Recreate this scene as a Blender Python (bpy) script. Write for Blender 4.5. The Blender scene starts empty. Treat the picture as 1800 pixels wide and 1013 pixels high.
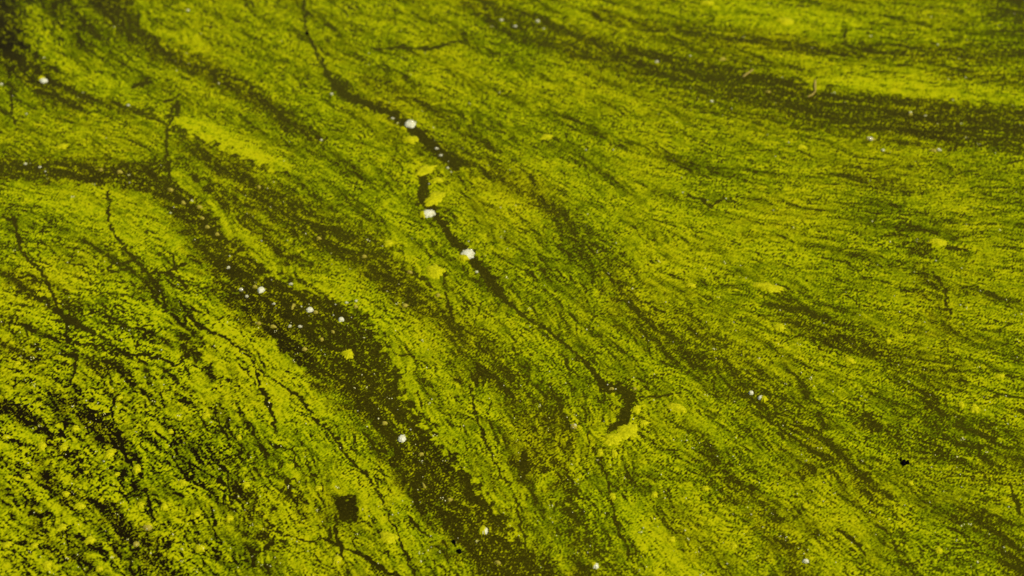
import bpy, bmesh, math, random
import numpy as np
from mathutils import Vector

random.seed(7)
rng = np.random.default_rng(11)
scn = bpy.context.scene
COL = scn.collection

# ------------------------------------------------------------------ camera
PW, PH = 1800.0, 1013.0                 # photograph pixels
CAM_H = 1.45                            # eye height above the pond, metres
PITCH = math.radians(37.0)
HFOV = math.radians(28.0)
CAM_D = CAM_H / math.tan(PITCH)         # the aimed-at point of the water is the origin
FPX = (PW / 2) / math.tan(HFOV / 2)

cam_data = bpy.data.cameras.new('camera')
cam = bpy.data.objects.new('camera', cam_data)
COL.objects.link(cam)
cam.location = (0, -CAM_D, CAM_H)
cam.rotation_euler = (math.pi / 2 - PITCH, 0, 0)
cam_data.sensor_width = 36
cam_data.lens = 18 / math.tan(HFOV / 2)
cam_data.clip_start = 0.05
cam_data.clip_end = 2000
cam_data.dof.use_dof = True
cam_data.dof.focus_distance = 2.22
cam_data.dof.aperture_fstop = 5.2
scn.camera = cam

# ------------------------------------------------------------------ light
SUN_EL, SUN_AZ = math.radians(56), math.radians(125)   # azimuth clockwise from +Y
world = bpy.data.worlds.new('World')
scn.world = world
world.use_nodes = True
nt = world.node_tree
sky = nt.nodes.new('ShaderNodeTexSky')
sky.sky_type = 'NISHITA'
sky.sun_disc = False
sky.sun_elevation = SUN_EL
sky.sun_rotation = SUN_AZ
bg = nt.nodes['Background']
nt.links.new(sky.outputs[0], bg.inputs[0])
bg.inputs[1].default_value = 0.07
sun_d = bpy.data.lights.new('sun', 'SUN')
sun_d.energy = 2.6
sun_d.angle = math.radians(0.6)
sun_d.color = (1, 0.95, 0.86)
sun = bpy.data.objects.new('sun', sun_d)
COL.objects.link(sun)
sdir = Vector((math.sin(SUN_AZ) * math.cos(SUN_EL), math.cos(SUN_AZ) * math.cos(SUN_EL), math.sin(SUN_EL)))
sun.rotation_euler = sdir.to_track_quat('Z', 'Y').to_euler()
sun.location = sdir * 20
scn.view_settings.view_transform = 'Standard'
scn.view_settings.look = 'None'
scn.view_settings.gamma = 1
scn.view_settings.exposure = 0.34

# ------------------------------------------------------------------ pixel -> water
SP, CP = math.sin(PITCH), math.cos(PITCH)
def px2w(px, py):
    """photo pixel -> point on the water plane z = 0 (numpy or float)"""
    a = (px - PW / 2) / FPX
    b = (PH / 2 - py) / FPX
    dz = -SP + b * CP
    t = -CAM_H / dz
    return a * t, -CAM_D + (CP + b * SP) * t
def px_size(px, py):
    """metres on the water across one photo pixel at that place"""
    x0, y0 = px2w(px, py); x1, _ = px2w(px + 1.0, py)
    return x1 - x0

# ------------------------------------------------------------------ material helpers
def mat(name):
    m = bpy.data.materials.new(name)
    m.use_nodes = True
    n = m.node_tree.nodes
    return m, m.node_tree, n['Principled BSDF']
def node(t, kind, **kw):
    n = t.nodes.new(kind)
    for k, v in kw.items():
        setattr(n, k, v)
    return n
def ramp(t, stops, interp='LINEAR'):
    r = t.nodes.new('ShaderNodeValToRGB')
    r.color_ramp.interpolation = interp
    e = r.color_ramp.elements
    while len(e) < len(stops):
        e.new(0.5)
    for q, (p, c) in zip(e, stops):
        q.position = p
        q.color = (*c, 1)
    return r
def noise_node(t, scale, detail=3, rough=0.6):
    tc = t.nodes.new('ShaderNodeTexCoord')
    n = t.nodes.new('ShaderNodeTexNoise')
    n.inputs['Scale'].default_value = scale
    n.inputs['Detail'].default_value = detail
    n.inputs['Roughness'].default_value = rough
    t.links.new(tc.outputs['Object'], n.inputs['Vector'])
    return n
def mixcol(t, fac, a, b, mode='MIX'):
    m = t.nodes.new('ShaderNodeMix')
    m.data_type = 'RGBA'
    m.blend_type = mode
    for sock, v in ((m.inputs[0], fac), (m.inputs[6], a), (m.inputs[7], b)):
        if isinstance(v, bpy.types.NodeSocket):
            t.links.new(v, sock)
        else:
            sock.default_value = v if isinstance(v, (int, float)) else (*v, 1)
    return m.outputs[2]
def attr(t, name):
    a = t.nodes.new('ShaderNodeAttribute')
    a.attribute_name = name
    return a.outputs['Fac']

# ------------------------------------------------------------------ layout of the drifting scum, traced on the photograph
# each row: (x, y, half width) in photo pixels
DARK_BANDS = [  # points, strength, edge softness
    ([(800,-40,16),(850,10,24),(900,38,24),(1000,72,28),(1100,104,34),(1200,128,38),(1300,152,40),(1400,176,36)], 0.66, .55),
    ([(1150,112,20),(1250,138,30),(1350,162,34),(1450,190,34),(1600,212,40),(1720,222,40),(1850,226,42)], 0.90, .35),
    ([(1050,22,9),(1150,55,12),(1300,72,10),(1420,84,12),(1520,92,14),(1650,98,14),(1850,96,16)], 0.62, .6),
    ([(1190,46,6),(1260,50,9),(1330,60,9),(1420,74,8)], 0.5, .6),
    ([(1640,128,6),(1720,136,9),(1850,142,12)], 0.6, .6),
    ([(-60,292,16),(0,294,17),(60,299,18),(150,304,20),(220,308,20),(290,318,34),(345,358,46),(400,420,56),(450,480,66),(510,540,76),(575,595,72),(630,650,62),(672,705,52),(715,765,48),(765,835,50),(825,905,56),(880,965,52),(930,1040,50)], 0.97, .28),
    ([(185,-30,26),(195,20,26),(235,60,22),(300,98,18),(370,124,20),(430,162,18),(500,208,15),(565,246,10)], 0.74, .5),
    ([(-20,40,18),(8,80,24),(40,118,22),(90,158,24),(140,182,16)], 0.9, .4),
    ([(150,176,9),(200,186,10),(250,198,8),(285,212,5)], 0.75, .5),
    ([(300,226,4),(360,250,8),(430,282,10),(495,302,7)], 0.85, .4),
    ([(330,262,10),(400,300,18),(470,352,28),(560,404,34),(640,446,32),(700,502,28),(752,548,18)], 0.78, .5),
    ([(752,540,14),(800,585,22),(850,632,30),(895,668,26),(920,700,22)], 0.62, .7),
    ([(820,668,8),(865,660,14),(910,662,12)], 0.9, .4),
    ([(905,690,22),(925,735,28),(938,790,24),(930,825,20)], 0.62, .6),
    ([(975,690,16),(985,760,18),(994,840,17),(1002,910,18),(1030,975,26),(1045,1040,26)], 0.70, .6),
    ([(800,262,14),(850,296,18),(910,324,18),(960,356,22),(1010,410,24),(1060,470,24),(1105,530,22),(1160,585,26),(1220,612,26),(1290,650,28),(1370,720,26),(1450,790,18),(1520,852,18),(1560,900,12)], 0.62, .8),
    ([(640,140,14),(690,158,18),(750,188,16),(820,238,14),(880,290,12)], 0.5, .8),
    ([(1095,545,14),(1150,590,18),(1190,620,16)], 0.55, .6),
    ([(1200,560,12),(1240,590,16),(1300,640,22),(1330,660,16)], 0.5, .7),
    ([(1350,540,12),(1420,565,22),(1480,595,26),(1540,612,22)], 0.66, .6),
    ([(1530,610,20),(1600,640,24),(1680,665,20)], 0.5, .7),
    ([(1585,418,10),(1612,428,18),(1632,434,8)], 0.72, .5),
    ([(1618,470,10),(1640,520,12),(1660,560,16),(1665,620,10)], 0.45, .8),
    ([(1630,676,12),(1636,710,16),(1644,745,10)], 0.75, .5),
    ([(1500,738,10),(1530,745,12),(1556,756,6)], 0.8, .4),
    ([(1728,745,8),(1738,765,13),(1744,782,8)], 0.85, .4),
    ([(1580,775,24),(1640,790,34),(1710,820,30),(1780,830,24)], 0.5, .8),
    ([(1490,835,7),(1518,852,14),(1545,878,9)], 0.85, .4),
    ([(1405,830,10),(1430,828,12)], 0.75, .5),
    ([(1268,688,5),(1310,708,9),(1345,736,6)], 0.75, .5),
    ([(1236,790,12),(1262,835,20),(1300,862,18),(1340,890,12)], 0.66, .5),
    ([(1340,900,16),(1375,945,26),(1400,1000,24),(1410,1040,22)], 0.64, .6),
    ([(1690,905,14),(1740,915,18),(1765,940,14)], 0.6, .6),
    ([(1755,960,20),(1800,1000,34),(1840,1040,40)], 0.75, .6),
    ([(1480,305,16),(1530,318,18),(1600,335,12)], 0.5, .7),
    ([(1740,-10,20),(1790,10,36),(1840,30,44)], 0.6, .8),
    ([(-10,706,8),(20,718,10),(50,736,10),(85,765,9),(120,800,10),(155,835,8)], 0.95, .4),
    ([(80,684,6),(120,704,8),(160,732,13),(200,768,10),(225,800,7)], 0.92, .45),
    ([(20,480,10),(45,500,14),(60,515,12)], 0.85, .5),
    ([(100,530,10),(130,545,14),(125,580,9)], 0.7, .6),
    ([(0,600,8),(40,622,9),(70,634,8)], 0.75, .6),
    ([(165,640,9),(205,650,14),(225,662,8)], 0.8, .5),
    ([(75,800,10),(100,850,14),(150,880,12)], 0.62, .7),
    ([(60,930,14),(110,960,18),(160,975,14)], 0.55, .8),
    ([(180,880,10),(215,920,18),(250,960,22),(285,1000,20),(300,1040,20)], 0.80, .6),
    ([(285,945,5),(300,965,6),(312,975,4)], 0.98, .3),
    ([(390,796,6),(412,822,9),(430,868,12),(455,905,12),(475,945,10)], 0.85, .5),
    ([(330,770,8),(360,800,11),(385,820,8)], 0.5, .7),
    ([(310,600,10),(350,625,12)], 0.5, .7),
    ([(505,860,5),(525,890,7),(540,915,6)], 0.8, .5),
    ([(1565,410,5),(1590,412,7)], 0.5, .6),
    ([(1350,505,1),(1400,520,8),(1350,525,10)], 0.35, .8),
    ([(-40,-30,40),(-5,15,30),(10,60,20)], .6, .7),  # corner vignette painted in as a dark band, not an open gap
    ([(253,498,8),(264,510,13),(268,522,9)], 0.85, .4),
    ([(655,165,1),(700,205,12)], 0.6, .5),
    ([(905,815,10),(925,825,15),(945,815,12)], 0.92, .25),
]
CRACKS = [   # open lanes and cracks in the film: (x, y, half width)
    ([(533,-10,1.5),(535,20,2),(541,60,2.4),(560,100,3),(582,138,6),(606,165,10),(640,182,7),(680,196,7),(706,212,7),(740,240,11),(772,266,12),(802,292,8)], 1),
    ([(740,302,9),(746,322,9),(743,346,9),(760,370,8),(777,393,6),(792,417,7),(816,440,9),(846,474,9),(871,503,12),(886,526,5),(910,546,4),(936,566,2.4),(966,582,3.2),(986,600,2.4),(1010,620,3),(1036,646,4.4),(1062,676,8),(1094,686,11),(1106,702,12),(1101,722,10),(1093,741,8),(1070,756,4)], 1),
    ([(1108,694,2),(1140,698,2.4),(1180,695,2),(1195,692,1.5)], .8),
    ([(655,88,2),(690,84,2.5),(735,86,3.5),(760,85,3.5),(785,77,3),(812,75,1.5)], .9),
    ([(22,380,2),(34,424,3.5),(44,450,3),(70,474,3),(88,508,3),(106,548,2.5),(122,570,3)], .95),
    ([(122,556,3.5),(117,588,4),(129,610,3),(133,642,4),(124,672,4)], 1),
    ([(189,338,2.5),(192,362,3.5),(190,384,3),(201,412,2.2),(222,438,3),(240,460,3),(258,476,2.5)], .95),
    ([(190,470,2.5),(200,464,2.5),(214,463,2),(235,457,2),(250,450,1.6)], .85),
    ([(190,470,2.2),(198,477,2.2),(212,477,1.6)], .85),
    ([(240,462,2),(256,478,2.5),(290,480,2.5),(312,470,2.5),(330,464,1.6)], .85),
    ([(290,482,2.6),(310,488,3),(325,500,3.5),(330,510,2)], .9),
    ([(295,207,3.5),(312,182,4),(312,196,4),(300,212,3),(294,235,3.5),(293,270,3),(300,312,3)], .9),
    ([(290,178,3),(305,173,2.6),(316,166,2)], .8),
    ([(235,152,4),(255,145,5),(262,138,4)], .8),
    ([(20,160,2.2),(22,200,2.6),(26,218,2)], .8),
    ([(310,522,2),(328,550,3),(345,566,3.4),(362,580,2.5),(395,592,2.5),(420,612,2.2),(448,640,2),(455,672,2.5),(468,700,5),(480,730,3),(482,760,1.5)], .9),
    ([(440,642,1.6),(480,668,1.8),(512,688,2.6),(535,708,3),(556,738,2.6),(590,770,2.4),(612,806,2.6),(646,838,2.6),(672,878,2.8)], .9),
    ([(672,878,1.6),(690,918,2.2),(706,956,2.2),(726,1005,2),(735,1030,2)], .85),
    ([(638,762,2),(650,772,2.6),(662,790,2.6),(680,797,1.8)], .85),
    ([(700,890,2),(706,896,2.4),(728,918,3),(738,932,2.6),(757,946,2)], .9),
    ([(560,944,2),(578,952,2.4),(612,966,2.6),(644,980,3.6),(672,998,3.6),(702,1016,3)], .95),
    ([(480,936,1.6),(520,946,2),(556,956,2)], .8),
    ([(588,910,3),(592,940,4),(600,962,5),(604,980,4)], .8),
    ([(824,676,2),(834,712,2.2),(842,744,2.4),(858,786,2),(880,832,1.8),(898,862,2),(910,892,2.2),(920,940,2.2),(928,975,1.6),(940,1010,1.5)], .85),
    ([(962,672,1.6),(984,712,2),(998,745,2.4),(1006,760,1.6)], .7),
    ([(1030,760,1.6),(1048,800,2),(1066,842,2.6),(1076,884,2.8),(1086,930,2.8),(1100,960,2),(1112,992,2)], .7),
    ([(90,562,1.6),(150,575,2),(215,620,2.2),(258,623,2.4),(290,634,2.6),(310,642,3),(322,630,2.4),(336,614,2)], .9),
    ([(160,572,1.8),(200,568,1.8),(240,578,2),(268,570,1.4)], .8),
    ([(240,610,2.4),(246,598,2.4),(262,584,2.6),(275,578,2)], .8),
    ([(404,630,2),(420,640,2),(440,660,2.4),(450,676,2)], .8),
    ([(780,470,1.6),(784,520,2),(792,545,3),(800,565,2.6),(820,582,2.2),(838,590,1.6)], .8),
    ([(700,470,2),(745,492,2.6),(762,510,2.4)], .8),
    ([(505,840,3),(510,865,5),(508,872,2)], 1),
    ([(510,844,2),(520,842,2),(522,850,1.6)], .9),
    ([(655,560,1.5),(690,558,1.4),(715,563,1.2)], .7),
    ([(420,512,1.5),(440,510,2),(470,530,1.6)], .6),
    ([(1480,40,3),(1486,70,3.5),(1488,52,3)], .5),
    ([(1210,345,3),(1235,352,3.6),(1250,362,4),(1262,355,3),(1276,350,1.6)], .8),
    ([(1665,438,2),(1680,438,3),(1697,438,2)], .95),
    ([(1638,480,2),(1660,505,2.6),(1664,530,3),(1672,552,2.6)], .7),
    ([(1362,685,1.8),(1363,710,1.8),(1360,735,1.5)], .7),
    ([(1340,730,2),(1380,760,2.4),(1430,795,2.6),(1470,820,2.4)], .7),
    ([(1775,850,1.6),(1786,880,3),(1791,895,5),(1796,904,2)], .85),
    ([(1720,690,1.6),(1740,700,1.8),(1775,690,1.6)], .6),
    ([(1445,455,1.5),(1480,458,2.4),(1500,470,2),(1520,490,1.5)], .6),
    ([(1470,930,2),(1500,950,3.6),(1520,975,2)], .8),
    ([(1250,800,2),(1300,950,1)], .25),
    ([(275,760,2.5),(325,808,2),(360,830,2),(395,852,1.6)], .85),
    ([(200,735,3),(196,720,3.5),(205,700,3),(215,690,2)], .85),
    ([(190,765,2.4),(220,800,3.2),(250,840,2.4)], .8),
    ([(372,890,2),(378,940,2.2),(385,985,2)], .6),
    ([(467,965,5),(478,955,4.5),(486,944,2)], .95),
    ([(440,972,1.4),(500,968,1.6)], .7),
    ([(85,742,1.6),(122,745,1.8),(150,756,1.6)], .6),
    ([(715,905,1),(716,906,1)], .2),
]
RIDGES = [   # thick bright tongues of scum: (x, y, half width), gain
    ([(300,300,10),(345,335,14),(400,392,16),(460,448,17),(520,492,16),(590,512,16),(640,535,14),(680,585,14),(704,640,15),(722,690,14),(760,745,12),(820,820,10),(880,890,10),(930,960,10)], .40),
    ([(305,212,8),(350,225,14),(410,255,14),(470,285,10),(512,296,6)], .5),
    ([(1420,148,6),(1520,150,12),(1620,158,13),(1720,168,12),(1850,182,10)], .40),
    ([(60,20,14),(90,70,20),(130,110,20),(190,145,20),(230,170,14)], .22),
    ([(240,10,10),(280,60,18),(340,85,18),(400,120,10)], .22),
    ([(60,330,40),(160,350,40),(250,400,40),(320,430,20)], .26),
    ([(370,560,10),(430,590,12),(480,620,12),(530,670,12),(575,735,10)], .40),
    ([(380,600,30),(450,680,36),(510,760,36),(560,830,30),(640,880,20),(720,960,24)], .28),
    ([(940,860,10),(980,800,8)], .3),
    ([(1100,890,24),(1150,950,34),(1200,1010,40)], .25),
    ([(1280,20,30),(1380,40,34),(1500,50,24)], .25),
    ([(900,340,40),(1050,330,60),(1250,420,80),(1400,470,60)], .10),
    ([(700,350,20),(690,420,20),(760,480,20)], .25),
    ([(730,300,14),(745,296,14)], .4),
    ([(1150,700,18),(1230,740,14),(1280,780,8)], .2),
    ([(40,760,20),(120,900,20),(60,1000,30)], .10),
    ([(230,500,20),(290,560,26),(240,540,20)], .25),
    ([(1000,30,14),(1080,50,12),(1150,75,10)], .15),
    ([(80,690,6),(60,700,8),(20,690,8)], .3),
]
FLOWS = [[(0,60),(120,150),(230,200),(330,230),(500,295)], [(0,200),(150,220),(300,290)], [(1700,60),(1800,60)], [(1200,320),(1500,360),(1800,380)],
         [(1200,480),(1500,560),(1800,640)], [(1300,700),(1500,800),(1800,900)], [(0,400),(150,450),(300,540)], [(0,560),(180,640),(330,760),(450,900)],
         [(0,900),(150,1000)], [(150,800),(300,920),(380,1013)], [(1100,780),(1250,900),(1400,1010)], [(600,40),(800,120),(1000,200),(1200,270)]]

def smooth_line(pts, n=5):
    """Catmull-Rom through the traced points"""
    P = np.array(pts, float)
    if len(P) < 3:
        return P
    Q = np.vstack([2 * P[0] - P[1], P, 2 * P[-1] - P[-2]])
    out = []
    for i in range(1, len(Q) - 2):
        for k in range(n):
            t = k / n
            a, b, c, d = Q[i-1], Q[i], Q[i+1], Q[i+2]
            out.append(.5 * ((2*b) + (c-a)*t + (2*a-5*b+4*c-d)*t*t + (3*b-a-3*c+d)*t**3))
    out.append(P[-1])
    out = np.array(out)
    if out.shape[1] > 2:
        out[:, 2] = np.maximum(out[:, 2], .6)
    return out

# ------------------------------------------------------------------ vertex lattice of the film (finer near the viewer, coarser beyond)
def axis(lo, hi, step, reach, grow):
    core = list(np.arange(lo, hi + step, step))
    a, s = core[0], step
    pre = []
    while a > lo - reach[0]:
        s *= grow; a -= s; pre.append(a)
    b, s = core[-1], step
    post = []
    while b < hi + reach[1]:
        s *= grow; b += s; post.append(b)
    return np.array(pre[::-1] + core + post)
STEP = 1800 / 1024 * 1.0
ua = axis(-60, 1860, STEP, (900, 900), 1.02)
va = axis(-40, 1053, STEP, (560, 700), 1.02)
NU, NV = len(ua), len(va)
U, V = np.meshgrid(ua, va)
X, Y = px2w(U, V)

# ---- world-space noise tables (periodic), cell 1 mm
TN = 2048
def table(wl, seed, band=.55):
    """band-passed noise, wavelength wl in mm"""
    r = np.random.default_rng(seed)
    f = np.fft.rfft2(r.standard_normal((TN, TN)).astype(np.float32))
    fy = np.fft.fftfreq(TN)[:, None]; fx = np.fft.rfftfreq(TN)[None, :]
    k = np.sqrt(fx * fx + fy * fy) * wl + 1e-9
    f *= np.exp(-(np.log(k) / band) ** 2)
    n = np.fft.irfft2(f, s=(TN, TN)).astype(np.float32)
    return n / n.std()
def look(tab, x, y):
    """bilinear lookup at world metres"""
    a = x * 1000.0; b = y * 1000.0
    ai = np.floor(a).astype(np.int32); bi = np.floor(b).astype(np.int32)
    fa = (a - ai).astype(np.float32); fb = (b - bi).astype(np.float32)
    ai &= TN - 1; bi &= TN - 1
    a1 = (ai + 1) & (TN - 1); b1 = (bi + 1) & (TN - 1)
    return (tab[bi, ai] * (1-fa) + tab[bi, a1] * fa) * (1-fb) + (tab[b1, ai] * (1-fa) + tab[b1, a1] * fa) * fb
T4, T7, T14, T30, T80 = table(2.9, 1, .7), table(6, 2, .8), table(15, 3, .9), table(32, 4, .9), table(90, 5, .9)
T14b, T30b, T250 = table(15, 6, .9), table(34, 7, .8), table(260, 8, .6)
T60 = table(60, 9, 1.0)

# ---- drift direction, from every traced line
gx, gy = np.meshgrid(np.linspace(-1000, 2800, 96), np.linspace(-640, 1800, 72))
fx = np.zeros_like(gx); fy = np.zeros_like(gy); fw = np.zeros_like(gx)
lines = [np.array(f, float) for f in FLOWS] + [np.array(b[0], float)[:, :2] for b in DARK_BANDS if len(b[0]) > 4] + [np.array(b[0], float)[:, :2] for b in RIDGES[:5]]
for L in lines:
    L = smooth_line(L, 3)
    for a, b in zip(L[:-1], L[1:]):
        d = b - a; ln = np.hypot(*d) + 1e-6
        m = (a + b) / 2
        w = ln / ((gx - m[0]) ** 2 + (gy - m[1]) ** 2 + 50 ** 2) ** 1.5
        sgn = 1 if d[0] + .4 * d[1] >= 0 else -1
        fx += sgn * w * d[0] / ln; fy += sgn * w * d[1] / ln
nrm = np.hypot(fx, fy) + 1e-12
fx /= nrm; fy /= nrm
def coarse(tab, u, v):
    a = (u + 1000) / 3800 * 95; b = (v + 640) / 2440 * 71
    a = np.clip(a, 0, 94.999); b = np.clip(b, 0, 70.999)
    ai = a.astype(int); bi = b.astype(int); fa = a - ai; fb = b - bi
    return (tab[bi, ai]*(1-fa) + tab[bi, ai+1]*fa)*(1-fb) + (tab[bi+1, ai]*(1-fa) + tab[bi+1, ai+1]*fa)*fb
X2, Y2 = px2w(U + coarse(fx, U, V), V + coarse(fy, U, V))
DX, DY = X2 - X, Y2 - Y
dn = np.hypot(DX, DY) + 1e-12
wob = .22 * look(T80, X, Y)
DX, DY = DX / dn, DY / dn
DX, DY = DX * np.cos(wob) - DY * np.sin(wob), DX * np.sin(wob) + DY * np.cos(wob)

def streak(tab, half, n):
    """noise drawn out along the drift over +-half metres"""
    s = np.zeros(X.shape, np.float32)
    for k in range(-n, n + 1):
        t = half * k / n
        s += look(tab, X + DX * t, Y + DY * t) * math.exp(-(1.3 * k / n) ** 2)
    return s / s.std()
N1 = streak(T4, .0016, 1)
N2 = streak(T7, .0065, 2)
N3 = streak(T14, .014, 3)
N4 = streak(T30, .038, 4)
N5 = streak(T80, .12, 6)
ISO4, ISO7 = look(T4, X + .5, Y), look(T7, X + .9, Y + .3)
ISO14, ISO30, BIG = look(T14b, X, Y), look(T30b, X, Y), look(T250, X, Y)

# ---- fields from the traced shapes; lookups are jittered so that edges fray
scl = np.clip((V + 900) / 1600, .5, 1.2)
WU = U + (4.2 * ISO14 + 8 * ISO30 + 3.0 * ISO7 + 1.5 * ISO4) * scl
WV = V + (2.2 * look(T14b, X + .7, Y + .2) + 4.0 * look(T30b, X + .4, Y + .9) + 2.0 * N2 + 1.2 * N1) * scl
CU = U + (1.2 * ISO14 + 1.2 * ISO30 + .35 * ISO7)
CV = V + (1.0 * look(T14b, X + .7, Y + .2) + 1.0 * look(T30b, X + .4, Y + .9) + .3 * N2)
def line_field(pts, GU, GV, pad):
    """smallest distance / half width to a traced line"""
    P = smooth_line(pts)
    q = np.full(U.shape, 9.0, np.float32)
    for a, b in zip(P[:-1], P[1:]):
        r = max(a[2], b[2]) * 2.2 + pad
        i0, i1 = np.searchsorted(ua, (min(a[0], b[0]) - r, max(a[0], b[0]) + r))
        j0, j1 = np.searchsorted(va, (min(a[1], b[1]) - r, max(a[1], b[1]) + r))
        if i1 <= i0 or j1 <= j0:
            continue
        gu = GU[j0:j1, i0:i1]; gv = GV[j0:j1, i0:i1]
        d = b[:2] - a[:2]; l2 = d @ d + 1e-6
        t = np.clip(((gu - a[0]) * d[0] + (gv - a[1]) * d[1]) / l2, 0, 1)
        dd = np.hypot(gu - a[0] - t * d[0], gv - a[1] - t * d[1]) / (a[2] + t * (b[2] - a[2]))
        np.minimum(q[j0:j1, i0:i1], dd, out=q[j0:j1, i0:i1])
    return q
def sstep(x):
    x = np.clip(x, 0, 1)
    return x * x * (3 - 2 * x)

LEFT = sstep((650 - U - (V - 700) * .2) / 500) * sstep((V - 330) / 250)      # ragged, broken film
RAG = np.clip(1.05 + .28 * look(T60, X, Y) + .15 * N5, .55, 1.8)                                # here smooth film, there ragged
DEN = .54 + RAG * (.14 * N1 + .27 * ISO4 + .18 * N2 + .17 * ISO7 + .14 * N3 + .09 * ISO14) + .13 * N4 + .05 * ISO30 + .13 * N5 + .06 * BIG
HOLE = look(T7, X + .2, Y + .6) * .8 + streak(T14, .006, 2) * .5 + .35 * N4 + .25 * N5       # small open holes between the clots
DEN -= .75 * np.clip(RAG, .5, 1.3) * sstep((HOLE - 1.1) / .7)
CLOT = look(T14, X + .35, Y + .75)
DEN += .40 * sstep((CLOT - 1.9) / .5)                                                        # scattered thick clots
DEN += LEFT * (RAG * (.16 * ISO7 + .13 * ISO14 + .08 * streak(T14, .020, 4)) + .14 * N4 + .02)
GUARD = np.ones(U.shape, np.float32)
for pts, g in RIDGES:
    q = line_field(pts, WU, WV, 20)
    m = sstep((1.5 - q) / 1.0)
    DEN += g * m
    if g >= .4:
        GUARD *= 1 - .85 * sstep((1.25 - q + .15 * N3) / .5)
BAND = np.zeros(U.shape, np.float32)
for pts, st, soft in DARK_BANDS:
    q = line_field(pts, WU, WV, 30)
    soft *= 1.5
    m = st * sstep((1 + soft - q + .12 * N2 + .10 * N3) / (2 * soft))
    BAND = np.maximum(BAND, m)
BAND *= GUARD
SPECK = -.14 + .42 * ISO4 + .17 * ISO7 + .10 * ISO14 + .10 * N3 + .14 * N4
DEN = DEN * (1 - BAND) + (np.where(SPECK > 0, SPECK * 1.6, SPECK) + .08 * N2) * BAND
CR = np.zeros(U.shape, np.float32)
for pts, st in CRACKS:
    thin = max(q_[2] for q_ in pts) < 6
    if thin:
        pts = [(a_, b_, c_ * .70) for a_, b_, c_ in pts]
        q = line_field(pts, CU, CV, 8) * (1 + .12 * ISO14 + .08 * ISO7)
        m = st * sstep((1.5 - q) / .8) * np.clip(.95 + .25 * ISO30, .45, 1)
    else:
        q = line_field(pts, CU, CV, 8) * (1 + .20 * ISO14 + .16 * ISO7 + .12 * N1)
        m = st * sstep((1.12 - q) / .6)
    CR = np.maximum(CR, m)
# small wandering cracks that follow the drift, most of them in the ragged film on the left
for i in range(150):
    if i < 95:
        u, v = random.uniform(-40, 760), random.uniform(330, 1040)
    else:
        u, v = random.uniform(500, 1820), random.uniform(250, 1040)
    ang = random.uniform(-.5, .5); pts = []
    for k in range(random.randint(5, 13)):
        pts.append((u, v, random.uniform(.7, 1.5) if k else .7))
        a = math.atan2(coarse(fy, np.array(u), np.array(v)), coarse(fx, np.array(u), np.array(v))) + ang
        ang = .75 * ang + random.gauss(0, .35)
        u += 8 * math.cos(a); v += 8 * math.sin(a)
    q = line_field(pts, CU, CV, 6)
    CR = np.maximum(CR, random.uniform(.35, .85) * sstep((1.4 - q) / .8))
# the squarish hole
SQ = [(590, 873), (625, 871), (635, 913), (597, 919)]
inside = np.full(U.shape, 1e3, np.float32)
for (ax_, ay_), (bx_, by_) in zip(SQ, SQ[1:] + SQ[:1]):
    l_ = math.hypot(bx_ - ax_, by_ - ay_)
    inside = np.minimum(inside, ((bx_ - ax_) * (CV - ay_) - (by_ - ay_) * (CU - ax_)) / l_)
CR = np.maximum(CR, .88 * sstep((inside + 5 + 4 * ISO14 + 2.5 * ISO7 + 2.5 * ISO4) / 15))
DEN = DEN * (1 - CR) + (-.62 + .16 * ISO7 + .16 * ISO4) * CR
# lens vignette worked into the film: thinner and darker in the two far corners
DEN -= .45 * sstep(1 - np.hypot(X - px2w(-20, -10)[0], Y - px2w(-20, -10)[1]) / .34)
DEN -= .20 * sstep(1 - np.hypot(X - px2w(1830, 0)[0], Y - px2w(1830, 0)[1]) / .26)
DEN = DEN.astype(np.float32)

# ------------------------------------------------------------------ the setting: water
def link(o):
    COL.objects.link(o)
    return o
def tag(o, label=None, cat=None, group=None, kind=None):
    if label: o['label'] = label
    if cat: o['category'] = cat
    if group: o['group'] = group
    if kind: o['kind'] = kind
    return o
def grid_mesh(name, XX, YY, ZZ, keep=None, attrs=()):
    nv, nu = XX.shape
    co = np.stack([XX, YY, ZZ], -1).reshape(-1, 3)
    idx = np.arange(nu * nv, dtype=np.int64).reshape(nv, nu)
    f = np.stack([idx[1:, :-1], idx[1:, 1:], idx[:-1, 1:], idx[:-1, :-1]], -1).reshape(-1, 4)   # rows run away from the top of the photo
    if keep is not None:
        f = f[keep.reshape(-1)]
        used = np.zeros(len(co), bool); used[f.ravel()] = True
        remap = np.cumsum(used) - 1
        co = co[used]; f = remap[f]
        attrs = [(n, a.reshape(-1)[used]) for n, a in attrs]
    me = bpy.data.meshes.new(name)
    me.vertices.add(len(co)); me.vertices.foreach_set('co', co.astype(np.float32).ravel())
    me.loops.add(f.size); me.loops.foreach_set('vertex_index', f.astype(np.int32).ravel())
    me.polygons.add(len(f)); me.polygons.foreach_set('loop_start', np.arange(0, f.size, 4, dtype=np.int32))
    me.update(calc_edges=True)
    me.polygons.foreach_set('use_smooth', np.ones(len(f), bool))
    for n, a in attrs:
        at = me.attributes.new(n, 'FLOAT', 'POINT')
        at.data.foreach_set('value', np.ascontiguousarray(a, np.float32).ravel())
    return me

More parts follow.
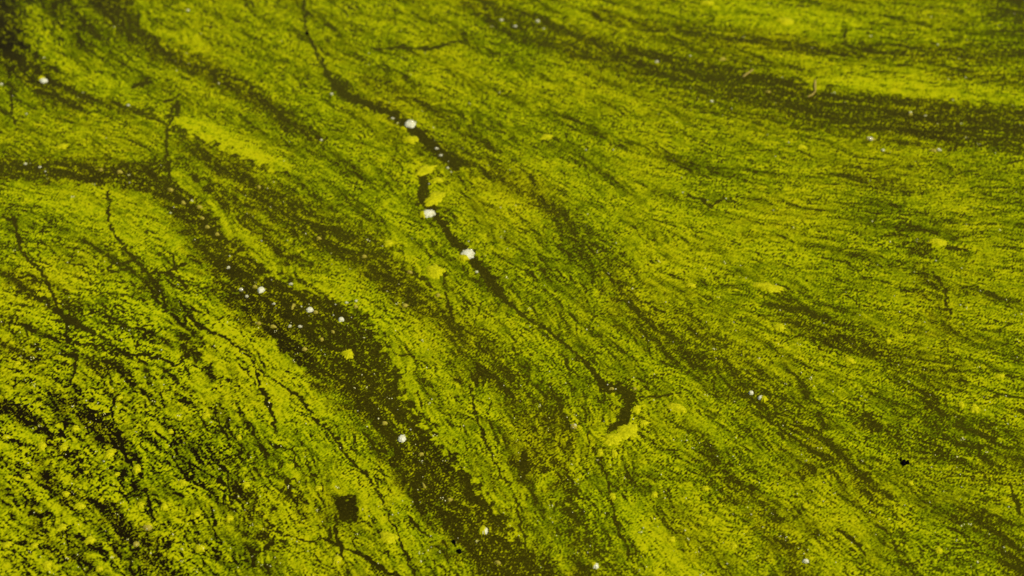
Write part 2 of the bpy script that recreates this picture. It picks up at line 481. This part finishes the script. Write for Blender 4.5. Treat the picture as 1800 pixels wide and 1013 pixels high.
wm, t, p = mat('pond_water')
n1 = noise_node(t, 5.0, 5, .62)
n2 = noise_node(t, 260, 2, .6)
c = ramp(t, [(0.14, (.010, .007, .0008)), (0.42, (.036, .031, .0006)), (0.72, (.048, .047, .0007))])
silt = node(t, 'ShaderNodeMath', operation='ADD')
t.links.new(n1.outputs['Fac'], silt.inputs[0]); t.links.new(attr(t, 'silt'), silt.inputs[1])
t.links.new(silt.outputs[0], c.inputs[0])
grain = ramp(t, [(0.35, (.75, .75, .7)), (0.70, (1.35, 1.3, 1.2))])
t.links.new(n2.outputs['Fac'], grain.inputs[0])
dust = noise_node(t, 430, 4, .72)              # fine algae dust hanging just under the surface
dr = ramp(t, [(0.57, (0, 0, 0)), (0.68, (1, 1, 1))])
t.links.new(dust.outputs['Fac'], dr.inputs[0])
dm = node(t, 'ShaderNodeMapRange')
dm.inputs['From Min'].default_value = -.25; dm.inputs['From Max'].default_value = 0; dm.inputs['To Max'].default_value = .8
t.links.new(attr(t, 'silt'), dm.inputs[0])
df = node(t, 'ShaderNodeMath', operation='MULTIPLY')
t.links.new(dr.outputs[0], df.inputs[0]); t.links.new(dm.outputs[0], df.inputs[1])
murk = mixcol(t, 1.0, c.outputs[0], grain.outputs[0], 'MULTIPLY')
t.links.new(mixcol(t, df.outputs[0], murk, (.210, .195, .002)), p.inputs['Base Color'])
p.inputs['Roughness'].default_value = .35
p.inputs['Specular IOR Level'].default_value = .03
wx = np.concatenate([-np.geomspace(300, 2.2, 24), np.linspace(-2, 2, 121), np.geomspace(2.2, 300, 24)])
wy = np.concatenate([-np.geomspace(300, 1.7, 24), np.linspace(-1.5, 3, 136), np.geomspace(3.2, 500, 24)])[::-1]
WX, WY = np.meshgrid(wx, wy)
def silt_vignette_at(x, y):
    left = np.exp(-(((x + .46) / .27) ** 2 + ((y + .40) / .36) ** 2))
    far = np.exp(-(((x + .74) / .16) ** 2 + ((y - .62) / .24) ** 2))  # darker water colour painting the vignette into the far left corner
    return -.46 * left - .30 * far + .05 * np.clip(y + .1, 0, .5)
water = link(bpy.data.objects.new('water', grid_mesh('water', WX, WY, np.zeros_like(WX), attrs=[('silt', silt_vignette_at(WX, WY))])))
water.data.materials.append(wm)
tag(water, 'dark olive brown pond water showing through gaps in the algae', 'water', kind='structure')

# ------------------------------------------------------------------ algae film
FILM_H = np.where(DEN > 0, .00010 * np.tanh(DEN * 1.1), DEN * .0003).astype(np.float32)
FILM_H += np.where(DEN > .2, .000008 * ISO4, 0)
top = np.maximum.reduce([DEN[1:, :-1], DEN[1:, 1:], DEN[:-1, 1:], DEN[:-1, :-1]])
keep = top > 0
fm, t, p = mat('algae_film')
d = attr(t, 'thickness')
fine = noise_node(t, 520, 4, .7)
mid = noise_node(t, 90, 4, .6)
add = node(t, 'ShaderNodeMath', operation='MULTIPLY_ADD')
t.links.new(fine.outputs['Fac'], add.inputs[0]); add.inputs[1].default_value = 1.9
t.links.new(d, add.inputs[2])
add2 = node(t, 'ShaderNodeMath', operation='MULTIPLY_ADD')
t.links.new(mid.outputs['Fac'], add2.inputs[0]); add2.inputs[1].default_value = .30
t.links.new(add.outputs[0], add2.inputs[2])
mr = node(t, 'ShaderNodeMapRange')
mr.inputs['From Min'].default_value = 1.02; mr.inputs['From Max'].default_value = 2.42
t.links.new(add2.outputs[0], mr.inputs[0])
green = ramp(t, [(0, (.032, .036, .0003)), (.18, (.068, .085, .0003)), (.42, (.162, .198, .0003)), (.66, (.305, .345, .0004)), (1, (.47, .475, .001))])
gold = ramp(t, [(0, (.046, .038, .0008)), (.18, (.095, .088, .0004)), (.42, (.215, .210, .0004)), (.66, (.355, .345, .0006)), (1, (.50, .46, .002))])
t.links.new(mr.outputs[0], green.inputs[0]); t.links.new(mr.outputs[0], gold.inputs[0])
t.links.new(mixcol(t, attr(t, 'gold'), green.outputs[0], gold.outputs[0]), p.inputs['Base Color'])
p.inputs['Roughness'].default_value = .55
p.inputs['Specular IOR Level'].default_value = .01
bump = node(t, 'ShaderNodeBump')
bump.inputs['Strength'].default_value = .05
bump.inputs['Distance'].default_value = .001
t.links.new(fine.outputs['Fac'], bump.inputs['Height'])
t.links.new(bump.outputs[0], p.inputs['Normal'])
GOLD = np.clip(.30 + .16 * BIG + .12 * ISO30 + .10 * N3 + .45 * BAND - .25 * sstep((260 - V) / 300) * sstep((300 - U) / 300) - .5 * sstep((U - 1600) / 200) * sstep((150 - V) / 150), 0, 1)
film = link(bpy.data.objects.new('algae_film', grid_mesh('algae_film', X, Y, FILM_H, keep, [('thickness', DEN), ('gold', GOLD)])))
film.data.materials.append(fm)
tag(film, 'streaky yellow green algae scum spread over the pond surface', 'algae', kind='stuff')
print('film faces', len(film.data.polygons), NU, NV)

# ------------------------------------------------------------------ small things floating in the scum
def clump_material(name, lo, hi, scale=320):
    m, t, p = mat(name)
    n = noise_node(t, scale, 4, .65)
    r = ramp(t, [(.32, lo), (.66, hi)])
    t.links.new(n.outputs['Fac'], r.inputs[0])
    t.links.new(r.outputs[0], p.inputs['Base Color'])
    p.inputs['Roughness'].default_value = .5
    p.inputs['Specular IOR Level'].default_value = .02
    b = node(t, 'ShaderNodeBump'); b.inputs['Strength'].default_value = .5; b.inputs['Distance'].default_value = .001
    t.links.new(n.outputs['Fac'], b.inputs['Height']); t.links.new(b.outputs[0], p.inputs['Normal'])
    return m
M_clump = clump_material('thick_algae', (.27, .275, .001), (.64, .585, .004), 380)
M_froth = clump_material('froth', (.55, .50, .16), (.90, .88, .66), 700)
M_scum = clump_material('pale_scum', (.24, .19, .012), (.50, .42, .05), 600)
M_black = clump_material('wet_black_debris', (.0006, .0006, .0012), (.0025, .002, .003), 300)
M_straw = clump_material('straw', (.30, .21, .03), (.50, .38, .08), 300)

def bubble_material():
    m, t, p = mat('bubble_skin')
    p.inputs['Base Color'].default_value = (.90, .84, .45, 1)
    p.inputs['Roughness'].default_value = .08
    lw = node(t, 'ShaderNodeLayerWeight'); lw.inputs[0].default_value = .45
    r = node(t, 'ShaderNodeMapRange'); r.inputs['To Min'].default_value = .45; r.inputs['To Max'].default_value = .95
    t.links.new(lw.outputs['Facing'], r.inputs[0]); t.links.new(r.outputs[0], p.inputs['Alpha'])
    return m
M_bubble = bubble_material()

def sstep1(x):
    x = min(max(x, 0), 1); return x * x * (3 - 2 * x)
def lump(name, w, d, h, material, seed, rag=.25, n=40, rings=6, lift=.0012):
    """low irregular dome with a frayed rim, w x d metres"""
    r = random.Random(seed)
    ph = [(r.uniform(0, 6.28), r.uniform(.4, 1) * rag / (k ** .35)) for k in range(1, 15)]
    bm = bmesh.new()
    prev = None
    for j in range(rings + 1):
        f = j / rings
        ring = []
        for i in range(n):
            a = 2 * math.pi * i / n
            rr = 1 + sum(A * .55 * math.sin((k + 1) * a + P) for k, (P, A) in enumerate(ph)) * (.35 + .65 * f)
            x = .5 * w * f * rr * math.cos(a); y = .5 * d * f * rr * math.sin(a)
            z = h * (1 - f ** 2.6) * (1 + .2 * f * math.sin(3 * a + 5 * f + seed)) + lift * (1 - f ** 4) - .0015 * f ** 6
            z += (r.uniform(-1, 1) * h * .05) if 0 < j < rings else 0
            ring.append(bm.verts.new((x, y, z)))
            if j == 0:
                break
        if j == 1:
            for i in range(n):
                bm.faces.new((prev[0], ring[i], ring[(i + 1) % n]))
        elif j > 1:
            for i in range(n):
                bm.faces.new((prev[i], ring[i], ring[(i + 1) % n], prev[(i + 1) % n]))
        prev = ring
    for f in bm.faces:
        f.smooth = True
    me = bpy.data.meshes.new(name)
    bm.to_mesh(me); bm.free()
    me.materials.append(material)
    return bpy.data.objects.new(name, me)
def dome_bm(bm, cx, cy, cz, r, squash=.8, seg=14, rings=6):
    """a bubble standing a little out of the surface"""
    prev = [bm.verts.new((cx, cy, cz + r * squash))]
    first = True
    for j in range(1, rings + 1):
        th = (math.pi * .62) * j / rings
        ring = [bm.verts.new((cx + r * math.sin(th) * math.cos(2*math.pi*i/seg), cy + r * math.sin(th) * math.sin(2*math.pi*i/seg), cz + r * squash * math.cos(th))) for i in range(seg)]
        for i in range(seg):
            if first:
                bm.faces.new((prev[0], ring[i], ring[(i+1) % seg]))
            else:
                bm.faces.new((prev[i], ring[i], ring[(i+1) % seg], prev[(i+1) % seg]))
        first = False
        prev = ring
def finish(name, bm, material):
    for f in bm.faces:
        f.smooth = True
    me = bpy.data.meshes.new(name)
    bm.to_mesh(me); bm.free()
    me.materials.append(material)
    return bpy.data.objects.new(name, me)
def place(o, px, py, rot=0.0, z=.0016):
    x, y = px2w(px, py)
    o.location = (x, y, z); o.rotation_euler = (0, 0, rot)
    return link(o)

MARKS = [(459,511,'the squarish pale froth'), (545,546,'the pale froth ring'), (600,563,'the small yellowish froth ring'), (612,622,'the upright yellow clump'),
         (707,772,'the loose speckled froth'), (851,934,'the yellowish froth with white glint'), (330,350,'the bend of the band'), (215,303,'the narrow stretch of the band'),
         (721,219,'the bright white froth'), (753,377,'the oval white froth'), (768,318,'the small yellow wedge'), (823,448,'the speckled round froth'), (1106,757,'the thick yellow head'),
         (77,143,'the blurred white froth'), (45,200,'a fine upright crack'), (45,292,'the dark end of the band'), (570,200,'the narrow head of the lane'), (331,20,'the green far edge'),
         (920,45,'the faint start of the band'), (1200,110,'the faint middle of the band'), (1320,130,'the slanting straw bit'), (1430,160,'the bent straw bit'), (1700,140,'the bright ridge'), (1600,235,'the darkest stretch of the band'),
         (1243,352,'the short forked crack'), (1648,426,'the oval yellow clump'), (1352,506,'the long slanting yellow clump'), (1371,576,'the dark dent'), (1493,634,'the thin slanting yellow clump'),
         (1050,265,'the pale yellow smear'), (1110,540,'the dark mottled streak'), (960,640,'the crooked crack'), (1713,718,'the pair of round yellow dots'), (1590,815,'the curled black scrap'),
         (1338,701,'the pale froth dot'), (1290,860,'the long dark gap'), (1047,996,'the white froth'), (1416,988,'the flat pale froth'), (1077,874,'the yellow dot'), (1650,968,'the small yellow patch'),
         (193,798,'the plump yellow clump'), (240,826,'the dark dotted froth'), (262,507,'the small round hole'), (122,620,'the upright black crack'), (150,720,'the black slanting gap'),
         (610,893,'the squarish dark hole'), (352,965,'the pale oval froth'), (802,963,'the two black bits'), (430,860,'the dark gap'), (685,945,'the flat yellow patch'), (30,880,'the ragged black holes'), (300,620,'the bent crack')]
def near_mark(x, y):
    return min(MARKS, key=lambda m: (m[0] - x) ** 2 + ((m[1] - y) * 1.6) ** 2)[2]
FORE = 1 / SP     # a lying disc looks this much shorter than it is
# ---- yellow algae clumps: x, y, width, height in the photo (px), rotation, label, group
clumps = [
    (722,246,25,13,-.5,'oval bright yellow algae clump below the topmost foam on the dark lane'),
    (748,299,36,15,.6,'long yellow algae tongue lying at the west edge of the dark lane'),
    (768,318,18,11,.2,'small wedge of yellow algae just above the round yellow clump'),
    (763,351,28,28,-.5,'round yellow algae clump touching the white edged oval foam'),
    (683,429,16,12,0,'small yellow algae clump at the rim of the speckled dark water'),
    (766,478,30,22,.3,'broad dull yellow algae patch below the speckled round foam'),
    (1106,757,36,24,.25,'thick yellow algae head at the lower end of the dark lane'),
    (1077,773,36,17,.55,'yellow algae tail reaching down from the thick yellow head'),
    (1131,745,16,9,0,'small yellow algae knob beside the thick yellow head'),
    (1118,720,14,14,-.4,'yellow algae knob with a pale dot beside the dark lane'),
    (1055,797,11,12,0,'small yellow algae dot under the tail of the thick yellow clump'),
    (1080,798,11,14,.2,'upright yellow algae dot under the tail of the thick yellow clump'),
    (1380,37,30,14,-.15,'blurred bright yellow algae clump on the far film'),
    (1243,6,22,9,0,'blurred pale yellow algae clump at the far edge of the film'),
    (1648,426,30,12,-.1,'oval yellow algae clump next to a small dark hole'),
    (1352,506,44,15,-.45,'long slanting yellow algae clump in the mottled green film'),
    (1371,576,19,11,-.2,'small yellow algae clump beside a dark dent in the film'),
    (1493,634,19,8,-.5,'thin slanting yellow algae clump in the dark mottled patch'),
    (1758,662,17,8,0,'flat yellow algae clump in the dark mottled film'),
    (1690,713,12,11,0,'round yellow algae dot, smaller of a neighbouring pair'),
    (1713,718,14,15,0,'round yellow algae dot, larger of a neighbouring pair'),
    (1214,503,16,8,0,'small flat yellow algae clump on the wide green film'),
    (612,622,16,18,0,'upright yellow algae clump in the speckled olive band'),
    (193,798,15,17,-.4,'yellow algae clump in the ragged film beside small dark holes'),
    (158,951,16,14,0,'plump yellow algae clump in the ragged blackish film'),
    (112,788,15,10,0,'small yellow algae lump in the ragged streaked film'),
    (140,890,18,11,.2,'wide yellow algae lump in the ragged blackish film'),
    (432,854,13,11,0,'yellow algae dot on the rim of a black gap'),
    (1077,874,11,12,0,'yellow algae dot on the bright green tongue'),
    (685,945,28,18,-.5,'large flat yellow algae patch beside a fine crack'),
    (1650,968,14,9,0,'small yellow algae patch on the mottled near film'),
    (1408,259,14,9,0,'soft yellow algae dot on the far green film'),
    (960,241,20,9,.1,'pale yellow algae smear on the mottled green film'),
    (1190,716,34,10,-.5,'slanting yellow algae smear east of the dark lane'),
    (110,258,18,9,.1,'soft yellow algae lump on the far left film'),
]
for i, (x, y, w, h, rot, lab) in enumerate(clumps):
    s = px_size(x, y)
    o = lump('algae_clump', w * s * 1.1, h * s * FORE, min(w, h) * s * .05, M_clump, 100 + i, rag=.30, lift=.0004)
    tag(place(o, x, y, rot), lab, 'algae clump', 'yellow algae clumps')

for i, (x, y, w, h) in enumerate([(363,731,14,10),(322,849,13,11),(115,869,13,9),(110,928,16,12),(247,889,13,10),(402,913,14,10),(82,994,18,13),(13,959,16,11),(48,839,12,8),(73,784,17,12),(132,754,15,9),(10,769,13,8),
                                  (205,835,9,7),(300,760,10,8),(345,905,11,8),(60,960,12,9),(175,1000,13,9),(30,640,12,7),(210,700,11,7),(420,770,10,8),(560,860,12,9),(1240,860,12,9),(1150,870,12,9),(1290,960,13,9),(1180,950,13,10),(1440,640,12,7),(1560,600,11,7),(1600,850,10,8)]):
    s = px_size(x, y)
    o = lump('algae_clump', w * s * 1.05, h * s * FORE, h * s * .06, M_clump, 2100 + i, rag=.36, n=26, rings=4, lift=.0004)
    tag(place(o, x, y, random.uniform(-.5, .5)), 'small ragged yellow algae lump in the film near ' + near_mark(x, y), 'algae clump', 'yellow algae clumps')

# ---- froth rafts: a pale body with many small bubbles on it
froths = [   # x, y, w, h, number of bubbles, label, yellow skirt offset
    (721,219,22,17,9,'bright white froth floating in the open dark lane',None),
    (753,377,26,16,14,'oval white froth with yellow rim beside the dark crack',(-10,1,14,12)),
    (823,448,24,22,26,'round speckled white froth with yellow algae on one side',(-8,7,20,12)),
    (459,511,14,12,6,'pale squarish froth in the speckled olive band, largest of its cluster',None),
    (545,546,14,9,6,'pale ring shaped froth in the middle of the olive band',None),
    (600,563,11,8,4,'small yellowish ring of froth in the olive band',None),
    (707,772,14,14,12,'loose white speckled froth on the dark water by a fine crack',None),
    (851,934,14,14,6,'yellowish ring of froth with white glint on the dark olive water',(-2,-1,15,15)),
    (352,965,17,11,7,'pale oval froth in the ragged near film',(0,0,20,12)),
    (240,826,14,14,6,'pale yellow froth with dark dot in the ragged film',(0,0,16,15)),
    (289,892,12,9,5,'small yellow ring of froth above the black gap',(0,0,14,11)),
    (260,928,18,11,6,'whitish yellow froth on the broken film by the black gap',(0,-2,16,10)),
    (239,958,13,9,8,'tan speckled froth inside the black gap',None),
    (77,143,15,9,5,'blurred white froth on the far dark patch',(-6,-4,14,9)),
    (1338,701,12,9,4,'pale froth dot on the green film near a dark streak',(4,2,14,10)),
    (1047,996,12,9,4,'white froth in the dark speckled streak at the near edge',(-4,-1,12,8)),
    (1416,988,12,6,4,'flat pale froth on the dark near patch',None),
    (1008,751,14,8,6,'pale beige froth left of the thick yellow clump',None),
    (1320,692,10,6,3,'thin pale froth beside the green film streak',None),
    (593,985,14,14,5,'yellow ring of froth next to a small dark hole',(0,0,16,16)),
]
for i, (x, y, w, h, nb, lab, skirt) in enumerate(froths):
    s = px_size(x, y)
    r = random.Random(500 + i)
    root = bpy.data.objects.new('froth_patch', None)
    root.empty_display_size = .01
    place(root, x, y, 0, .0016)
    tag(root, lab, 'froth', 'froth patches on the algae')
    W, Dp = w * s, h * s * FORE * .85
    if skirt:
        b = lump('algae_skirt', skirt[2] * s, skirt[3] * s * FORE * .9, .0016, M_clump, 900 + i, rag=.25)
        b.parent = root; b.location = (skirt[0] * s, -skirt[1] * s * FORE, -.0002); link(b)
    body = lump('froth_body', W * .92, Dp * .92, W * .10, M_scum if i in (9, 10, 11, 12, 17, 19) else M_froth, 700 + i, rag=.16)
    body.parent = root; link(body)
    bm = bmesh.new()
    if i in (9, 10, 11, 12, 17, 19):
        nb = max(3, nb // 2)
    for k in range(nb):
        a = k * 2.4 + r.uniform(-.3, .3); f = math.sqrt((k + .5) / nb)
        br = W * r.uniform(.06, .12) * (1.9 if k == 0 and nb < 12 else 1)
        dome_bm(bm, .44 * W * f * math.cos(a), .44 * Dp * f * math.sin(a), W * .10 * (1 - f * f), br, .85)
    bb = finish('bubbles', bm, M_bubble); bb['kind'] = 'stuff'
    bb.parent = root; link(bb)

# ---- single bubbles
bub_zones = [
 ('pale bubble in the olive band', 'bubbles in the olive band',
  [(424,511,11),(434,523,9),(512,501,8),(510,575,8),(527,576,9),(609,534,7),(626,531,7),(590,537,5),(586,556,5),(402,472,8),(300,376,6),(404,452,6),(530,541,6),(482,536,7),(380,413,5),(460,425,5),(618,560,4),(565,617,4),(571,625,4),(629,724,4),(722,757,5),(742,812,5),(645,752,5),(805,948,4)]),
 ('pale bubble along the dark lane', 'bubbles along the dark lane',
  [(767,263,8),(775,275,8),(787,297,7),(793,304,5),(838,480,8),(824,426,5),(1068,678,5),(690,210,7),(754,325,5),(1082,686,6),(1113,738,5)]),
 ('white bubble on the soft far film', 'bubbles on the far left film',
  [(45,290,8),(226,187,7),(47,202,6),(70,296,7),(80,303,6),(331,20,7),(565,248,7),(209,302,6),(228,323,5),(583,167,8),(3,150,8)]),
 ('pale bubble by the far dark band', 'bubbles on the far right band',
  [(881,37,8),(906,48,8),(945,39,10),(956,52,6),(1213,100,6),(1251,180,8),(1155,110,8),(1697,138,5),(1648,80,6),(1552,266,8),(1650,265,9),(1530,246,12),(1600,200,7),(1386,252,5)]),
 ('white bubble on the wide green film', 'tiny bubbles on the green film',
  [(1200,340,5),(1276,351,5),(1363,277,4),(1030,265,5),(1078,265,5),(1645,460,5),(1690,473,4),(1795,554,5),(1364,502,4),(1371,547,5),(1380,572,4),(1448,570,4),(1581,550,4),(1688,538,5),(1723,513,4),(1496,635,4),(1625,568,4),(1083,429,4),(1170,533,4),(1183,603,3),(966,655,4),(887,409,4),(1105,533,4)]),
 ('white bubble on the mottled film', 'tiny bubbles on the mottled near film',
  [(1768,698,5),(1771,747,5),(1785,734,4),(1773,893,5),(1764,964,5),(1590,890,4),(1447,883,4),(1514,698,4),(1289,804,4),(1207,776,5),(1261,804,4),(1320,906,5),(1278,993,5),(1413,975,4),(1464,690,4),(1131,930,5),(1033,973,4),(1690,858,4),(1634,885,4),(1204,934,5)]),
 ('pale bubble in the ragged film', 'tiny bubbles in the ragged film',
  [(284,617,5),(70,616,5),(55,634,4),(105,623,4),(152,706,5),(173,710,4),(288,678,4),(372,744,4),(404,740,4),(306,805,4),(183,813,6),(50,816,5),(119,463,4),(313,502,4),(690,907,5),(700,904,4),(757,944,4),(758,964,4),(649,909,4),(372,950,4),(522,954,4),(14,771,4),(60,903,4),(377,610,4),(255,665,4)]),
]
unit = {}
def bubble_mesh(kind):
    bm = bmesh.new()
    r = random.Random(kind)
    dome_bm(bm, 0, 0, 0, .5, .8, 18, 8)
    for k in range(kind):                       # a few bubblets clinging to it
        a = r.uniform(0, 6.28); q = r.uniform(.12, .22)
        dome_bm(bm, (.5 + q * .6) * math.cos(a), (.5 + q * .6) * math.sin(a), -.02, q, .8, 10, 5)
    o = finish('bubble', bm, M_bubble)
    return o.data
for k in range(4):
    unit[k] = bubble_mesh(k)
for lab, grp, spots in bub_zones:
    for (x, y, w) in spots:
        s = px_size(x, y) * w * (.72 if w > 6 else .54)
        o = bpy.data.objects.new('bubble', unit[random.randint(0, 3)])
        o.scale = (s, s, s)
        size = 'larger' if w >= 8 else 'small' if w >= 6 else 'tiny'
        tag(place(o, x, y, random.uniform(0, 6.28), .0014), size + ' ' + lab + ' near ' + near_mark(x, y), 'bubble', grp)

# ---- bits of scum: pale flecks lying on the dark bands
fl = [(210,303,14,7),(178,300,9,6),(300,335,14,7),(350,365,14,6),(322,357,12,6),(355,385,10,5),(382,413,10,7),(365,400,12,5),(448,505,10,5),(480,575,14,6),(455,570,12,6),(515,540,8,14),(555,550,12,5),(585,585,10,5),(565,598,10,6),(625,540,9,6),
      (535,615,12,8),(676,745,12,7),(745,855,6,14),(740,800,12,5),(790,880,14,5),(875,990,14,6),(1115,685,8,4),(1075,685,12,4),(1270,105,16,6),(1350,163,10,4),(1600,202,10,4),(1530,246,18,5),(1640,266,16,5),(455,330,8,6),(560,420,10,6),(640,452,10,6),(720,480,12,6),(712,538,12,7),(770,520,10,6)]
for i, (x, y, w, h) in enumerate(fl):
    s = px_size(x, y)
    o = lump('scum_fleck', w * s * .8, h * s * FORE * .7, .0006, M_scum, 1300 + i, rag=.4, n=18, rings=4)
    tag(place(o, x, y, random.uniform(-.4, .4), .0012), ('long' if w >= 14 else 'upright' if h > w else 'small') + ' tan yellow scum fleck on dark water near ' + near_mark(x, y), 'scum fleck', 'scum flecks on the dark water')

# ---- straw bits
def stalk(name, pts, rad, material):
    bm = bmesh.new(); prev = None; n = 7
    P = [Vector(q) for q in pts]
    for i, q in enumerate(P):
        tg = (P[min(i+1, len(P)-1)] - P[max(i-1, 0)]).normalized()
        sx = tg.cross(Vector((0, 0, 1))).normalized(); sz = sx.cross(tg)
        r = rad * (.75 + .25 * math.sin(2.1 * i + 1)) * (.7 if i in (0, len(P)-1) else 1)
        ring = [bm.verts.new(q + sx * r * math.cos(2*math.pi*k/n) + sz * r * math.sin(2*math.pi*k/n)) for k in range(n)]
        if prev:
            for k in range(n):
                bm.faces.new((prev[k], prev[(k+1) % n], ring[(k+1) % n], ring[k]))
        else:
            bm.faces.new(ring)
        prev = ring
    bm.faces.new(prev[::-1])
    return finish(name, bm, material)
def stalk_px(name, pp, wpx, material):
    W_ = [px2w(x, y) for x, y in pp]
    cx, cy = W_[0]
    o = stalk(name, [(x - cx, y - cy, .0012) for x, y in W_], wpx / 2 * px_size(*pp[0]), material)
    o.location = (cx, cy, .001)
    return link(o)
tag(stalk_px('straw_bit', [(1306,138),(1312,133),(1318,129),(1323,125)], 4.5, M_straw), 'short slanting straw bit on the far dark band', 'straw')
tag(stalk_px('straw_bit', [(1420,173),(1428,169),(1433,163),(1432,152),(1433,143)], 4.5, M_straw), 'bent yellow brown straw bit on the far dark band', 'straw')

# ---- black debris
def debris(x, y, w, h, rot, seed, lab):
    s = px_size(x, y)
    o = lump('dark_debris', w * s, h * s * FORE, min(w, h) * s * .28, M_black, seed, rag=.32, n=22, rings=5)
    o.scale = (.68, .68, .68)
    tag(place(o, x, y, rot, .0020), lab, 'debris', 'black debris bits')
debris(798, 955, 8, 12, .3, 31, 'upright black debris bit at the rim of the olive band')
debris(807, 971, 15, 8, -.6, 32, 'slanting black seed like bit beside another black bit')
# a curled scrap: a body with a short raised arm
s = px_size(1590, 815)
root = bpy.data.objects.new('dark_debris', None); root.empty_display_size = .01
place(root, 1590, 815, 0, .0020); root.scale = (.68, .68, .68)
tag(root, 'curled black scrap of debris on the mottled film', 'debris', 'black debris bits')
for k, (ox, oy, w, h) in enumerate([(-3, 0, 13, 12), (7, 0, 9, 6), (-8, -7, 5, 5)]):
    o = lump('body' if k == 0 else 'arm', w * s, h * s * FORE, .0025, M_black, 40 + k, rag=.3, n=18, rings=5)
    o.parent = root; o.location = (ox * s, -oy * s * FORE, 0); link(o)
for i, (x, y, lab) in enumerate([(1418,495,'tiny black speck on the plain green film'), (1334,556,'tiny black speck below the long slanting yellow clump'), (1364,628,'tiny black speck in the dark mottled gap'), (540,60,'soft black speck on the far narrow crack')]):
    debris(x, y, 4 if i < 3 else 9, 3.4 if i < 3 else 7, 0, 60 + i, lab)

# ---- countless pin-prick bubbles sparkling all over the film
def micro_bubbles():
    V_, F_ = [], []
    r = random.Random(77)
    made = 0
    while made < 800:
        x, y = r.uniform(-150, 1950), r.uniform(-60, 1100)
        j = min(np.searchsorted(va, y), NV - 1); i = min(np.searchsorted(ua, x), NU - 1)
        p = .12 + .55 * max(0, (y - 350) / 700) + .35 * float(BAND[j, i])
        if r.random() > p:
            continue
        made += 1
        wx_, wy_ = px2w(x, y)
        for _ in range(1 if r.random() < .75 else r.randint(2, 4)):
            rr = r.uniform(.00035, .0008) * (1.5 if r.random() < .08 else 1)
            cx, cy = wx_ + r.gauss(0, .0012), wy_ + r.gauss(0, .0012)
            b0 = len(V_)
            V_.append((cx, cy, rr * 1.3))
            for th, n in ((.75, 6), (1.57, 6)):
                for k in range(n):
                    a = 2 * math.pi * k / n + th
                    V_.append((cx + rr * math.sin(th) * math.cos(a), cy + rr * math.sin(th) * math.sin(a), rr * 1.3 * math.cos(th)))
            for k in range(6):
                F_.append((b0, b0 + 1 + k, b0 + 1 + (k + 1) % 6))
                F_.append((b0 + 1 + k, b0 + 7 + k, b0 + 7 + (k + 1) % 6, b0 + 1 + (k + 1) % 6))
    me = bpy.data.meshes.new('micro_bubbles')
    me.from_pydata(V_, [], F_)
    me.polygons.foreach_set('use_smooth', [True] * len(F_))
    me.materials.append(M_pin)
    return bpy.data.objects.new('micro_bubbles', me)
M_pin = clump_material('pin_prick_foam', (.50, .45, .05), (.85, .80, .40), 300)
tag(link(micro_bubbles()), 'countless pin prick bubbles sprinkled over the algae film', 'bubbles', kind='stuff')
